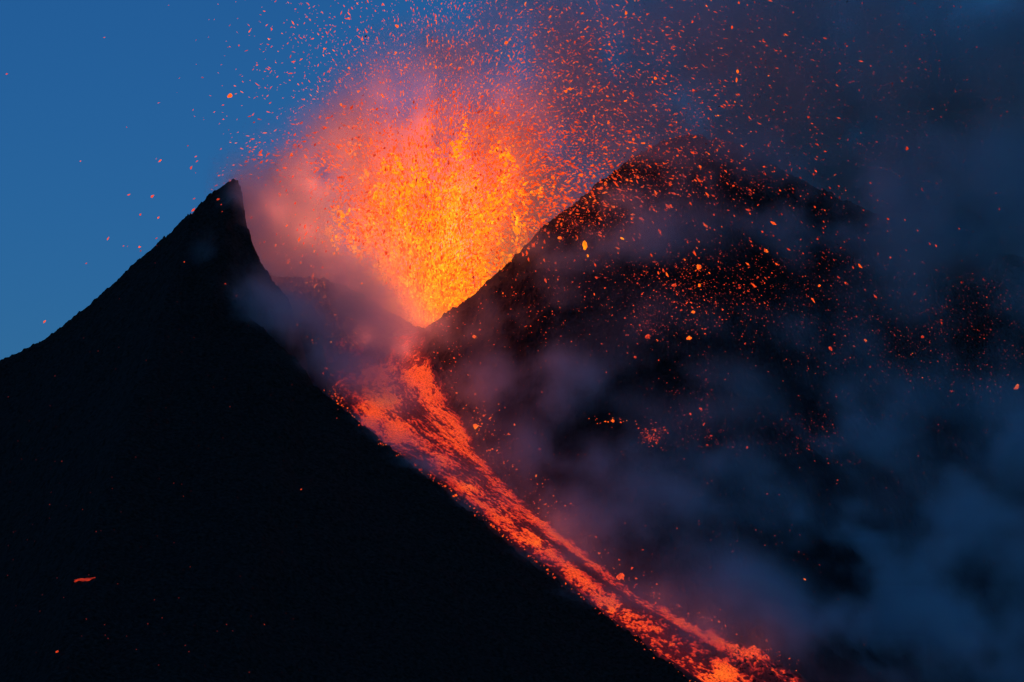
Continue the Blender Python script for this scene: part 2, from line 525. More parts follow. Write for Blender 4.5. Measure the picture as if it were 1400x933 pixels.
SMOKE = [
    # pale smoke pouring out of the crater on the left of the fountain (px, py, depth, rx, ry, rdepth, optical depth)
    (375, 265, 34, 52, 62, 16, 1.6), (355, 300, 24, 34, 50, 12, 1.0), (390, 345, 22, 44, 30, 9, .9), (420, 235, 40, 60, 55, 20, 1.5), (400, 320, 36, 55, 55, 16, 1.8), (450, 300, 42, 65, 75, 20, 1.4),
    (470, 190, 50, 55, 50, 20, .9), (520, 120, 66, 60, 50, 18, .6), (600, 85, 74, 80, 45, 18, .6), (690, 110, 80, 80, 70, 20, .6),
    (560, 220, 84, 110, 110, 16, .5), (500, 360, 38, 70, 45, 14, 1.0), (430, 365, 34, 60, 30, 12, 1.0), (700, 200, 84, 70, 90, 20, .6),
    (720, 250, 92, 80, 90, 16, 1.0), (790, 210, 100, 70, 70, 18, .8), (690, 340, 56, 46, 50, 8, .6), (760, 290, 76, 50, 50, 10, .7),
    (470, 375, 10, 70, 38, 8, .8), (530, 410, 12, 55, 30, 7, .8), (540, 455, -8, 70, 40, 10, 1.0), (480, 420, -4, 60, 40, 9, 1.0), (420, 372, 2, 50, 34, 9, 1.1), (585, 440, 8, 50, 18, 7, .8),
    (335, 288, -12, 16, 30, 7, .8), (350, 322, -24, 18, 28, 7, .7),
    # smoke in the gully behind the black ridge
    (318, 345, -48, 26, 42, 6, .6), (345, 395, -66, 32, 36, 7, .9), (385, 435, -80, 45, 34, 9, 1.1), (430, 462, -86, 50, 30, 10, 1.1), (296, 352, -46, 24, 30, 7, .35), (350, 380, -62, 26, 30, 6, .5), (410, 500, -104, 40, 18, 5, .35),
    (480, 440, -20, 55, 45, 14, 1.2), (540, 470, -20, 55, 34, 12, 1.2), (600, 460, 0, 40, 30, 10, .7), (450, 505, -96, 44, 22, 8, .9), (500, 500, -60, 50, 28, 12, .8), (430, 395, -10, 60, 40, 12, 1.1), (400, 350, 2, 50, 40, 10, .9),
    (530, 618, -121, 46, 20, 4, .9), (580, 645, -131, 46, 18, 4, .8), (490, 586, -115, 36, 16, 4, .8), (640, 700, -143, 44, 16, 4, .5), (720, 770, -160, 50, 16, 4, .5), (800, 826, -175, 50, 14, 4, .4),
    # thin veil over the lava
    (550, 530, -84, 90, 60, 12, .8), (660, 660, -120, 80, 44, 8, .7), (780, 756, -150, 90, 44, 8, .6), (900, 830, -172, 90, 44, 8, .55), (1010, 880, -186, 100, 50, 10, .6),
    # haze on the right rim
    (760, 345, 16, 60, 40, 10, 1.1), (690, 400, 14, 60, 30, 9, .7), (830, 280, 40, 60, 35, 12, 1.1), (900, 260, 60, 70, 40, 14, 1.0), (850, 340, 20, 90, 40, 14, .8),
    (960, 290, 70, 90, 50, 18, .8), (1080, 270, 90, 90, 60, 22, 1.1), (1180, 250, 90, 110, 70, 24, 1.3), (1290, 270, 80, 110, 70, 26, 1.3), (1390, 270, 80, 90, 80, 26, 1.4), (870, 215, 92, 50, 26, 10, .5),
    # smoke hanging on the face of the cone
    (960, 250, 60, 110, 50, 16, .6), (1010, 212, 106, 90, 34, 10, .8), (900, 225, 84, 70, 34, 10, .6), (1060, 320, 60, 120, 60, 20, .7), (880, 330, 26, 100, 60, 16, .6), (760, 430, -6, 90, 50, 12, .6), (1180, 380, 50, 160, 50, 20, .35), (1360, 400, 50, 120, 60, 20, .45), (1390, 350, 90, 120, 50, 18, .9), (1270, 330, 90, 110, 40, 16, .6),
    (700, 600, -70, 120, 60, 14, .6), (1000, 590, -50, 240, 80, 22, .5), (1250, 620, -50, 220, 90, 24, .45), (1150, 760, -110, 260, 120, 24, .5), (1330, 820, -120, 160, 130, 26, .55), (1130, 300, 84, 160, 60, 24, .9), (1280, 300, 80, 160, 60, 26, .9),
    (1130, 620, -56, 70, 30, 12, .6), (1220, 690, -90, 80, 36, 12, .8), (960, 740, -116, 60, 26, 10, .5), (1390, 620, -50, 80, 60, 16, .7), (700, 560, -60, 50, 24, 8, .5), (880, 600, -60, 60, 24, 10, .5), (1150, 850, -150, 60, 30, 10, .7), (1240, 850, -140, 70, 30, 12, .6), (1340, 900, -150, 60, 40, 12, .7),
    (720, 470, -14, 80, 40, 10, .6), (690, 530, -40, 60, 45, 10, .7), (770, 560, -50, 90, 50, 12, .8), (850, 500, -20, 80, 50, 14, .45), (930, 560, -40, 90, 50, 16, .6),
    (1000, 480, 0, 80, 40, 14, .5), (1100, 470, 10, 110, 40, 16, .5), (1210, 540, -20, 120, 60, 18, .45), (1330, 520, -10, 110, 70, 20, .5), (1080, 590, -40, 110, 50, 16, .7), (1330, 640, -50, 120, 70, 20, .8),
    (800, 650, -92, 90, 45, 10, .9), (740, 700, -108, 50, 30, 8, .7), (900, 650, -80, 90, 50, 14, .7), (1010, 680, -90, 90, 45, 14, .6), (880, 760, -122, 70, 40, 10, .9), (840, 770, -130, 50, 30, 8, .6),
    (1000, 830, -150, 90, 45, 12, 1.0), (950, 840, -156, 60, 30, 8, .7), (1100, 800, -140, 90, 45, 14, .9), (1090, 880, -166, 80, 40, 12, 1.0), (1230, 740, -110, 110, 50, 16, 1.2), (1290, 720, -100, 70, 35, 12, .5),
    (1380, 800, -120, 100, 70, 18, 1.0), (1180, 900, -160, 90, 45, 14, .9), (1300, 890, -150, 110, 60, 16, 1.1), (1010, 920, -176, 60, 30, 8, .6), (1420, 930, -150, 90, 60, 16, 1.0),
]
ASH = [
    (600, 150, 112, 100, 90, 16, 1.7), (560, 300, 108, 110, 90, 15, 1.8), (700, 250, 112, 90, 100, 16, 1.7), (500, 200, 108, 60, 80, 14, 1.2), (620, 380, 100, 90, 50, 14, 1.2), (610, 80, 112, 90, 50, 15, 1.1), (440, 290, 104, 60, 70, 13, 1.0),
    # ash plume drifting to the right behind the summit
    (770, 90, 120, 100, 110, 34, 1.0), (880, 70, 130, 120, 110, 40, 1.6), (1000, 60, 140, 130, 110, 44, 2.0), (1130, 70, 140, 140, 120, 44, 2.2), (1260, 90, 140, 140, 130, 44, 2.2), (1390, 110, 140, 140, 150, 44, 2.3),
    (900, 170, 135, 90, 60, 36, 1.4), (1050, 160, 140, 110, 70, 40, 1.8), (1180, 190, 140, 120, 80, 40, 1.8), (1320, 230, 140, 130, 90, 40, 1.9), (1090, 112, 120, 60, 44, 26, 1.6), (960, 100, 120, 60, 40, 26, .8),
    (700, 30, 120, 90, 70, 36, .7), (1480, 60, 140, 140, 200, 44, 2.4), (1000, -60, 140, 260, 80, 44, 1.8), (1300, -60, 140, 240, 90, 44, 2.0), (1420, 320, 140, 110, 60, 40, 1.8), (1270, 310, 150, 90, 40, 30, 1.2), (1200, 120, 150, 160, 120, 40, 1.6), (1090, 235, 152, 100, 60, 18, 1.8), (1010, 190, 150, 90, 50, 16, 1.2), (1190, 180, 165, 90, 60, 16, 1.6), (1160, 250, 165, 80, 50, 14, 1.4), (1290, 60, 170, 160, 120, 18, 1.0), (1380, 250, 160, 140, 110, 40, 2.0), (1180, 280, 160, 110, 50, 30, 1.4), (820, 160, 130, 90, 90, 34, .8),
]
prng = np.random.default_rng(5)
gx, gy = np.meshgrid(np.arange(690, 1480, 62), np.arange(430, 960, 46))
gx = gx.ravel() + prng.normal(0, 18, gx.size); gy = gy.ravel() + prng.normal(0, 12, gy.size)
above = gy < np.interp(gx, EDGE[:, 2], EDGE[:, 3]) - 28
gx, gy = gx[above], gy[above]
GP = hit(lambda x, y: R.z(x, y, False), gx, gy)
for (x_, y_, P_) in zip(gx, gy, GP):
    if np.isfinite(P_[0]):
        SMOKE.append((x_, y_, P_[1] - 11, prng.uniform(40, 75), prng.uniform(24, 44), 7, .42 * prng.uniform(.25, 1.5) * (.62 if y_ > 560 else .22)))
for (cx_, cy0, yy_, sx0, sy0, n_, tau_) in [
        (800, 655, -96, 70, 22, 9, .34), (740, 690, -120, 40, 14, 5, .3), (870, 620, -76, 60, 24, 7, .3), (940, 650, -84, 70, 24, 7, .26), (870, 765, -128, 60, 20, 8, .34), (980, 740, -112, 60, 24, 6, .26),
        (1010, 830, -154, 60, 22, 9, .4), (1090, 800, -140, 60, 26, 8, .36), (1080, 880, -170, 60, 22, 8, .4), (1220, 735, -110, 70, 26, 10, .4), (1310, 700, -90, 60, 30, 8, .3), (1200, 880, -158, 70, 28, 9, .38), (1310, 880, -150, 70, 30, 9, .38), (1370, 780, -120, 40, 40, 7, .34),
        (690, 530, -44, 50, 30, 8, .3), (770, 560, -56, 60, 30, 9, .3), (860, 520, -26, 70, 28, 7, .22), (960, 580, -48, 60, 26, 7, .26), (1080, 600, -46, 70, 30, 8, .26), (1200, 590, -36, 80, 34, 8, .26), (1330, 610, -40, 60, 36, 8, .28), (700, 470, -14, 50, 26, 6, .26), (1120, 690, -92, 70, 30, 7, .26)]:
    for k_ in range(n_):
        a_ = prng.uniform(15, 34)
        SMOKE.append((prng.normal(cx_, sx0), prng.normal(cy0, sy0), yy_ + prng.normal(0, 7), a_ * prng.uniform(1.0, 1.6), a_, a_ * .3, tau_ * prng.uniform(.6, 1.4)))
LO, HI, ST = (-112.0, -216.0, 48.0), (250.0, 176.0, 352.0), 1.9
def clear_core(D, lo, hi):
    """thins the smoke around the core lamps so their light reaches the outer smoke"""
    ax = [np.linspace(l, h, n_) for l, h, n_ in zip(lo, hi, D.shape)]
    top, bot = at(605, 120, 64), at(585, 440, 52)
    f = np.clip((ax[2] - bot[2]) / (top[2] - bot[2]), -.2, 1.3)
    cx = bot[0] + f * (top[0] - bot[0]); cy_ = bot[1] + f * (top[1] - bot[1]); r = 11 + 16 * np.clip(f, 0, 1)
    q = ((ax[0][:, None, None] - cx) ** 2 + ((ax[1][None, :, None] - cy_) ** 2) * .7) / r ** 2
    return D * (1 - .95 * np.exp(-q * q) * np.clip(1.45 - f, 0, 1))


D = field(LO, HI, ST, SMOKE)
HI2 = tuple(l + ST * (n - 1) for l, n in zip(LO, D.shape))
D = clear_core(D, LO, HI2)
M_SMOKE = smoke_material('pale smoke', (.64, .90, .995), .0)
smoke = grid_volume('smoke', D, LO, HI2, M_SMOKE)
smoke['label'] = 'pale smoke around the crater and hanging over the face of the cone'; smoke['category'] = 'smoke'
LO_A, HI_A = (-104.0, 20.0, 160.0), (262.0, 240.0, 366.0)
DA = field(LO_A, HI_A, 2.6, ASH, 8.0, 38.0, 23.0, .1, .55)
HI_A2 = tuple(l + 2.6 * (n - 1) for l, n in zip(LO_A, DA.shape))
M_ASH = smoke_material('ash plume', (.74, .88, .92), .0)
ash = grid_volume('ash_plume', DA, LO_A, HI_A2, M_ASH)
ash['label'] = 'dark blue-grey ash plume drifting behind the cone summit'; ash['category'] = 'ash plume'

# incandescent spray too fine to see as pieces: it glows by itself
LO_S, HI_S = (-92.0, 0.0, 140.0), (60.0, 120.0, 310.0)
ax_s = [np.arange(l, h, 1.4, dtype='f4') for l, h in zip(LO_S, HI_S)]
XS, YS, ZS = np.meshgrid(*ax_s, indexing='ij')
vb = at(580, 462, 56)
dx_, dy_, dz_ = XS - vb[0], YS - vb[1], np.maximum(ZS - vb[2], .5)
rr_ = np.sqrt(dx_ ** 2 + dy_ ** 2 + dz_ ** 2)
th_ = np.arctan2(dx_, dz_) - .06; ph_ = np.arctan2(dy_, dz_)
wid_ = .68 - .2 * np.clip(rr_ / 70, 0, 1)
jet = np.exp(-(th_ / wid_) ** 4 - (ph_ / .42) ** 2)
streak = .35 + 3.2 * np.maximum(-.15, fbm(th_ * 12, ph_ * 12, rr_ * .05, 1.0, 4, .6, 8.8)) + 1.2 * fbm(XS, YS, ZS, 9, 4, .6, 77)
DS = jet * np.clip(streak, .05, 3) * np.interp(rr_, [0, 6, 20, 45, 65, 85, 105, 120], [0, .7, 1.15, 1.1, .72, .24, .05, 0]) / np.maximum(rr_ * .8, 14)
DS[:1] = 0; DS[-1:] = 0; DS[:, :1] = 0; DS[:, -1:] = 0; DS[:, :, :1] = 0; DS[:, :, -1:] = 0
DS[DS < 2e-4] = 0
HI_S2 = tuple(l + 1.4 * (n - 1) for l, n in zip(LO_S, DS.shape))
M_SPRAY = smoke_material('incandescent spray', (1, 1, 1), 0, (1.0, .11, .006), 3.0)
spray = grid_volume('lava_spray', DS, LO_S, HI_S2, M_SPRAY)
spray['label'] = 'fine orange incandescent spray inside the lava fountain'; spray['category'] = 'lava spray'

# ------------------------------------------------------------------ lava spatter
rng = np.random.default_rng(21)
G = 9.81


def clots(P, axis, length, width, heat, seed=0):
    """many small ragged clots in one mesh: centre, long axis, half length, half width, heat"""
    n = len(P)
    base = np.array([(0, 0, 1), (1, 0, .15), (-.3, .9, -.1), (-.6, -.8, .2), (.5, -.6, -.3), (0, 0, -1)], float)
    fc = np.array([(0, 1, 2), (0, 2, 3), (0, 3, 4), (0, 4, 1), (5, 2, 1), (5, 3, 2), (5, 4, 3), (5, 1, 4)])
    r = np.random.default_rng(100 + seed)
    B_ = np.repeat(base[None], n, 0) + r.normal(0, .2, (n, 6, 3))
    a = axis / np.linalg.norm(axis, axis=1, keepdims=True)
    t = np.cross(a, r.normal(size=(n, 3))); t /= np.linalg.norm(t, axis=1, keepdims=True)
    b = np.cross(a, t)
    V = P[:, None] + B_[..., 0:1] * t[:, None] * width[:, None, None] + B_[..., 1:2] * b[:, None] * width[:, None, None] + B_[..., 2:3] * a[:, None] * length[:, None, None]
    Fx = (np.arange(n)[:, None, None] * 6 + fc[None]).reshape(-1, 3)
    return V.reshape(-1, 3), Fx, np.repeat(heat, 6)


VENT = at(585, 478, 60)


def ballistic(n, v_lo, v_hi, spread, tilt=0.0, tfrac=(0, .92), pw=1.0, drift=0.0):
    v = v_lo + (v_hi - v_lo) * rng.random(n) ** pw
    th = rng.normal(tilt, spread, n); ph = rng.normal(0, spread * .55, n)
    vz = v * np.cos(th) * np.cos(ph); vx = v * np.sin(th); vy = v * np.sin(ph)
    T = 2 * vz / G
    t = T * (tfrac[0] + (tfrac[1] - tfrac[0]) * rng.random(n))
    P = VENT + np.stack([vx * t + drift * t * t, vy * t, vz * t - .5 * G * t * t], -1)
    P[:, 0] += rng.normal(0, 5, n); P[:, 1] += rng.normal(0, 5, n)
    A = np.stack([vx + 2 * drift * t, vy, vz - G * t], -1)
    return P, A, t


sets = []


def add_set(P, A, ln, wd, h):
    sets.append((P, A, ln, wd, h))


# dense core of the fountain
P, A, t = ballistic(16000, 16, 43, .27, .03, (.08, .95), .9)
h = .76 - .04 * t + rng.normal(0, .08, len(t)) - .003 * np.maximum(0, P[:, 2] - 195)
w = .22 + .34 * rng.random(len(t)) ** 2.2
add_set(P, A, w * (1.3 + 1.6 * rng.random(len(t))), w, h)
# hot ropes and clumps of fresh lava
for c in range(360):
    Pc, Ac, tc_ = ballistic(1, 15, 40, .25, .10, (.12, .8), .9)
    if pix(Pc)[0][0] > 745 or pix(Pc)[0][0] < 445: continue
    k = rng.integers(8, 34)
    q = Pc + rng.normal(0, 1, (k, 3)) * np.array([1.0, 1.4, 2.1]) + np.outer(rng.normal(0, 1.3, k), Ac[0] / np.linalg.norm(Ac[0]))
    w = (.22 + .5 * rng.random(k) ** 1.7) * rng.uniform(.75, 1.35)
    add_set(q, np.repeat(Ac, k, 0) + rng.normal(0, 4, (k, 3)), w * 1.5, w, .86 + rng.normal(0, .06, k) - .0012 * np.maximum(0, q[:, 2] - 190))
# fine high spray, thinning out above
P, A, t = ballistic(17000, 30, 55, .21, .04, (.15, .7), 1.0)
h = .62 - .03 * t + rng.normal(0, .09, len(t))
w = .085 + .17 * rng.random(len(t)) ** 3
add_set(P, A, w * (2.0 + 2.4 * rng.random(len(t))), w, h)
# spatter falling on the right rim
P, A, t = ballistic(5200, 28, 50, .15, .38, (.2, 1.0), 1.0)
h = .48 - .028 * t + rng.normal(0, .11, len(t))
w = .09 + .26 * rng.random(len(t)) ** 2.5
add_set(P, A, w * (1.2 + 1.2 * rng.random(len(t))), w, h)
# left side spray in the pale smoke
P, A, t = ballistic(1800, 28, 42, .12, -.32, (.2, .95), 1.0)
P[:, 1] -= 18
h = .56 - .03 * t + rng.normal(0, .08, len(t))
w = .09 + .2 * rng.random(len(t)) ** 2.5
add_set(P, A, w * (1.4 + 1.4 * rng.random(len(t))), w, h)


def cloud(n, px, py, sx, sy, y0, y1, w0, w1, h0, hs, el=1.5):
    qx = rng.normal(px, sx, n); qy = rng.normal(py, sy, n)
    P_ = at(qx, qy, rng.uniform(y0, y1, n))
    A_ = np.stack([rng.normal(.4, .7, n), rng.normal(0, .4, n), rng.normal(-1, .8, n)], -1)
    w_ = w0 + (w1 - w0) * rng.random(n) ** 3
    add_set(P_, A_, w_ * (1 + (el - 1) * 2 * rng.random(n)), w_, h0 + rng.normal(0, hs, n))


# fragments drifting right with the wind, cooling
cloud(1300, 820, 140, 90, 110, 40, 120, .10, .38, .36, .12)
cloud(900, 960, 120, 120, 100, 40, 130, .09, .28, .23, .09)
cloud(700, 1130, 110, 130, 80, 40, 100, .10, .32, .17, .07)
cloud(500, 1280, 150, 110, 110, 30, 90, .10, .28, .12, .05)
cloud(900, 1200, 90, 140, 80, 30, 90, .10, .22, .03, .03)       # cold ash grains
cloud(80, 300, 180, 110, 120, 20, 90, .12, .32, .30, .1)       # strays against the blue sky
cloud(350, 455, 90, 35, 70, 30, 80, .12, .24, .40, .1, 2.2)

P = np.concatenate([s[0] for s in sets]); A = np.concatenate([s[1] for s in sets])
LN = np.concatenate([s[2] for s in sets]); WD = np.concatenate([s[3] for s in sets]); HT = np.clip(np.concatenate([s[4] for s in sets]), 0, 1)
qx, qy = pix(P)
okm = (qx > -60) & (qx < 1460) & (qy > -60) & (qy < 470)
okm &= (qx > 400) | (rng.random(len(qx)) < np.clip(.12 + (qx - 250) / 170., .12, 1))
okm &= (qy > 190) | (qx > 580) | (rng.random(len(qx)) < .6)
# nothing below the ground
zt = np.maximum(R.z(P[:, 0], P[:, 1], False), W.z(P[:, 0], P[:, 1], False))
okm &= P[:, 2] > zt + .2
V_, F_, H_ = clots(P[okm], A[okm], LN[okm], WD[okm], HT[okm], 1)
me = raw_mesh('lava_spatter', V_, tris=F_)
add_attr(me, 'glow', heat_rgb(H_), 'FLOAT_COLOR')
link('lava_spatter', me, M_SPATTER, 'countless small orange lava fragments thrown up from the crater', 'lava spatter', kind='stuff')

# ------------------------------------------------------------------ single lava bombs and glowing rocks
def ico(level=2):
    import bmesh
    bm = bmesh.new(); bmesh.ops.create_icosphere(bm, subdivisions=level, radius=1.0)
    V = np.array([v.co[:] for v in bm.verts]); Fc = np.array([[v.index for v in f.verts] for f in bm.faces]); bm.free()
    return V, Fc


ICO = ico(3)


def lump(name, seed, stretch, heat0, heat1, rag=.45, lobes=True):
    V, Fc = ICO
    n = V / np.linalg.norm(V, axis=1, keepdims=True)
    d = 1 + rag * fbm(n[:, 0], n[:, 1], n[:, 2], .9, 3, .55, seed * 7.7) * 1.6
    if lobes:
        r = np.random.default_rng(seed)
        for k in range(3):
            u = r.normal(size=3); u /= np.linalg.norm(u)
            d = d + .55 * np.exp(-((1 - n @ u) / .22) ** 2)
    Q = n * d[:, None] * np.array(stretch)
    Q /= np.abs(Q).max()
    me = raw_mesh(name, Q, tris=Fc, smooth=True)
    g = .5 + .5 * fbm(n[:, 0], n[:, 1], n[:, 2], .55, 3, .6, seed * 3.1 + 40) * 1.6
    add_attr(me, 'glow', heat_rgb(heat0 + (heat1 - heat0) * np.clip(g, 0, 1)), 'FLOAT_COLOR')
    me.materials.append(M_SPATTER)
    return me


def rot_to(axis):
    from mathutils import Vector
    return Vector(axis).to_track_quat('Z', 'Y').to_euler()


HOT = [lump('lava_bomb', k, (.5, .55, 1.15 + .15 * k), .62, .98) for k in range(6)]
WARM = [lump('lava_bomb', 10 + k, (.6, .7, 1.0 + .15 * k), .40, .78) for k in range(6)]
DIM = [lump('lava_bomb', 20 + k, (.7, .75, 1.0), .14, .45) for k in range(5)]
COLD = [lump('lava_bomb', 30 + k, (.7, .75, 1.0), 0, .06) for k in range(3)]


def bomb(px, py, Y, r, mesh, label, group=None, axis=None, cat='lava bomb', name='lava_bomb'):
    Pp = at(px, py, Y)
    o = bpy.data.objects.new(name, mesh); COL.objects.link(o)
    o.location = Pp; o.scale = (r, r, r)
    if axis is None: axis = rng.normal(size=3) * .5 + np.array([0, 0, 1])
    o.rotation_euler = rot_to(axis)
    o['label'] = label; o['category'] = cat
    if group: o['group'] = group
    return o


def pick(lst): return lst[rng.integers(len(lst))]


# bombs one can point to
bomb(314, 131, 30, 1.0, WARM[0], 'orange lava bomb alone against the blue sky above the black peak')
bomb(833, 61, 40, 1.1, WARM[1], 'round orange lava bomb in the dark smoke above the right rim')
bomb(856, 18, 40, .8, WARM[2], 'orange-red lava bomb near the top edge in dark smoke')
bomb(1008, 98, 30, .9, WARM[3], 'upper bright orange clot of a pair in the dark ash plume')
bomb(1007, 110, 30, 1.1, WARM[4], 'lower bright orange clot of a pair in the dark ash plume')
bomb(800, 337, -30, 1.9, HOT[1], 'large yellow-orange lava clot falling upright in front of the hazy cone', axis=(.2, 0, 1))
bomb(513, 268, 36, 2.0, HOT[2], 'big yellow lava clot in the pink smoke left of the fountain core', axis=(.5, 0, .8))
bomb(687, 212, 50, 2.0, HOT[3], 'big yellow lava clump high on the right side of the fountain', axis=(.7, 0, .7))
bomb(1240, 203, 40, .7, DIM[0], 'lone red lava bomb in the blue smoke at far right')
bomb(500, 50, 60, .6, COLD[0], 'small black lava bomb against the violet sky above the fountain')
bomb(590, 55, 60, .6, COLD[1], 'small black lava bomb on the edge of the smoke above the fountain')

zones = [
    ('lava clots in the core of the fountain', 'yellow-orange lava clot glowing in the dense core of the fountain', 150, HOT, lambda: ballistic(1, 20, 38, .24, .08, (.15, .85)), (.7, 1.5)),
    ('lava clots in the upper spray', 'orange lava clot in the thinning upper spray of the fountain', 60, WARM, lambda: ballistic(1, 38, 52, .22, .0, (.25, .75)), (.5, .9)),
    ('lava clots falling towards the right rim', 'orange lava clot falling through dark air towards the right rim', 62, WARM, lambda: ballistic(1, 30, 48, .13, .42, (.3, .95)), (.35, .9)),
]
for grp, lab, cnt, lst, gen, (r0, r1) in zones:
    made = 0
    while made < cnt:
        Pc, Ac, tc_ = gen()
        x_, y_ = pix(Pc)
        if not (440 < x_[0] < 900 and 4 < y_[0] < 425): continue
        if Pc[0, 2] < max(R.z(Pc[:, 0], Pc[:, 1], False)[0], B.z(Pc[:, 0], Pc[:, 1], False)[0]) + 1.5: continue
        o = bpy.data.objects.new('lava_bomb', pick(lst)); COL.objects.link(o)
        r = r0 + (r1 - r0) * rng.random() ** 2
        o.location = Pc[0]; o.scale = (r, r, r); o.rotation_euler = rot_to(Ac[0] + rng.normal(0, 6, 3))
        o['label'] = lab; o['category'] = 'lava bomb'; o['group'] = grp
        made += 1
# ------------------------------------------------------------------ embers and glowing rocks on the slopes
def on_cone(qx_, qy_):
    return hit(lambda x, y: R.z(x, y), qx_, qy_)


CL_ = [(860, 228, 42, 9, 260, .2, .07, .1, .24), (950, 192, 40, 6, 200, .2, .07, .1, .22), (1005, 202, 20, 8, 120, .2, .07, .1, .22), (780, 300, 34, 14, 260, .28, .09, .1, .26),
  # px, py, sx, sy, count, heat, hs, w0, w1
    (800, 300, 50, 22, 700, .34, .1, .12, .34), (900, 230, 60, 30, 700, .22, .08, .11, .26), (980, 205, 30, 12, 160, .25, .08, .12, .3), (1040, 245, 20, 16, 90, .26, .08, .12, .34), (960, 270, 60, 30, 260, .2, .08, .12, .26),
    (760, 400, 60, 45, 260, .34, .12, .12, .40), (850, 360, 70, 30, 260, .28, .1, .12, .34), (930, 370, 70, 26, 220, .30, .12, .14, .45), (985, 370, 60, 26, 150, .28, .1, .13, .36), (920, 400, 36, 28, 110, .40, .1, .14, .5),
    (940, 430, 24, 24, 90, .44, .12, .14, .5), (1020, 400, 50, 30, 160, .33, .12, .13, .4), (1100, 390, 100, 50, 260, .2, .09, .12, .32), (1190, 345, 70, 30, 160, .18, .08, .12, .28), (1250, 420, 90, 60, 260, .2, .1, .12, .34), (1345, 390, 50, 40, 150, .2, .1, .12, .3),
    (1150, 460, 90, 40, 220, .3, .12, .12, .36), (1290, 460, 60, 50, 200, .27, .1, .12, .34), (1370, 520, 30, 30, 60, .28, .1, .12, .36), (880, 450, 40, 26, 120, .36, .12, .13, .44), (700, 450, 60, 30, 120, .34, .12, .12, .36), (640, 500, 30, 30, 60, .36, .12, .13, .36),
    (966, 545, 6, 36, 130, .17, .08, .12, .32), (930, 560, 30, 30, 160, .26, .08, .12, .3), (893, 597, 9, 6, 150, .40, .1, .13, .4), (960, 600, 40, 16, 120, .24, .08, .12, .3), (1110, 590, 40, 16, 120, .22, .08, .12, .3), (1180, 560, 80, 50, 140, .22, .1, .12, .3), (840, 575, 14, 4, 20, .5, .1, .2, .5),
    (650, 590, 16, 26, 90, .44, .12, .15, .5), (690, 615, 26, 12, 60, .34, .1, .13, .4), (760, 600, 50, 40, 50, .3, .1, .12, .3), (1000, 680, 90, 60, 70, .26, .1, .12, .28), (1200, 650, 100, 70, 60, .22, .08, .12, .28), (1100, 800, 120, 60, 40, .26, .1, .12, .28), (888, 436, 11, 14, 160, .16, .06, .13, .34),
]
sx_, sy_, w_, h_, = [], [], [], []
for (px, py, sx, sy, n, h0, hs, w0, w1) in CL_:
    n = int(n * (1.9 if px > 990 else 1.25)); sx_.append(rng.normal(px, sx, n)); sy_.append(rng.normal(py, sy, n)); w_.append(w0 + (w1 - w0) * rng.random(n) ** 3); h_.append(rng.normal(h0, hs, n))
sx_, sy_, w_, h_ = map(np.concatenate, (sx_, sy_, w_, h_))
keep = (sx_ > 600) & (sx_ < 1440)
sx_, sy_, w_, h_ = sx_[keep], sy_[keep], w_[keep], h_[keep]
PE = on_cone(sx_, sy_)
g = np.isfinite(PE[:, 0])
PE, w_, h_ = PE[g], w_[g], h_[g]
AX = rng.normal(size=PE.shape); AX[:, 2] *= .5
V_, F_, H_ = clots(PE + np.array([0, -.08, .1]), AX, w_ * 1.2, w_ * .75, np.clip(h_ * 1.0, .02, 1), 2)
me = raw_mesh('embers', V_, tris=F_)
add_attr(me, 'glow', heat_rgb(H_), 'FLOAT_COLOR')
link('embers', me, M_SPATTER, 'countless small red embers lying over the dark cone', 'embers', kind='stuff')

kk = rng.integers(60, NU - 60, 900); side = rng.random(900) < .62
vvp = np.where(side, 1.0 + np.abs(rng.normal(0, .16, 900)), -np.abs(rng.normal(0, .05, 900)))
wl = wid[kk, 0]
PB = CL[kk] * (1 - vvp[:, None]) + CR[kk] * vvp[:, None]
PB[:, 2] = np.maximum(np.maximum(R.z(PB[:, 0], PB[:, 1]), left_z(PB[:, 0], PB[:, 1])), np.where(side, -9, PB[:, 2] - .2)) + .12
PB += rng.normal(0, .25, PB.shape) * np.array([1, 1, .2])
wB = .13 + .3 * rng.random(900) ** 3
V_, F_, H_ = clots(PB, rng.normal(size=(900, 3)), wB * 1.3, wB, rng.uniform(.15, .6, 900), 5)
me = raw_mesh('embers', V_, tris=F_); add_attr(me, 'glow', heat_rgb(H_), 'FLOAT_COLOR')
link('embers', me, M_SPATTER, 'small red embers scattered along both banks of the lava river', 'embers', kind='stuff')

ROCK_H = [lump('glowing_rock', 50 + k, (1.1, .8, .7), .35, .92, .55) for k in range(4)]
ROCK_W = [lump('glowing_rock', 60 + k, (1.1, .8, .7), .08, .58, .55) for k in range(5)]


def rock(px, py, r, mesh, label, group=None, fun=None, name='glowing_rock'):
    Q = hit(fun or (lambda x, y: R.z(x, y)), px, py)[0]
    if not np.isfinite(Q[0]): return None
    r *= .72
    o = bpy.data.objects.new(name, mesh); COL.objects.link(o)
    o.location = Q + np.array([0, -.3 * r, .3 * r]); o.scale = (r, r, r); o.rotation_euler = rng.uniform(0, 6.28, 3)
    o['label'] = label; o['category'] = 'glowing rock'
    if group: o['group'] = group
    return o


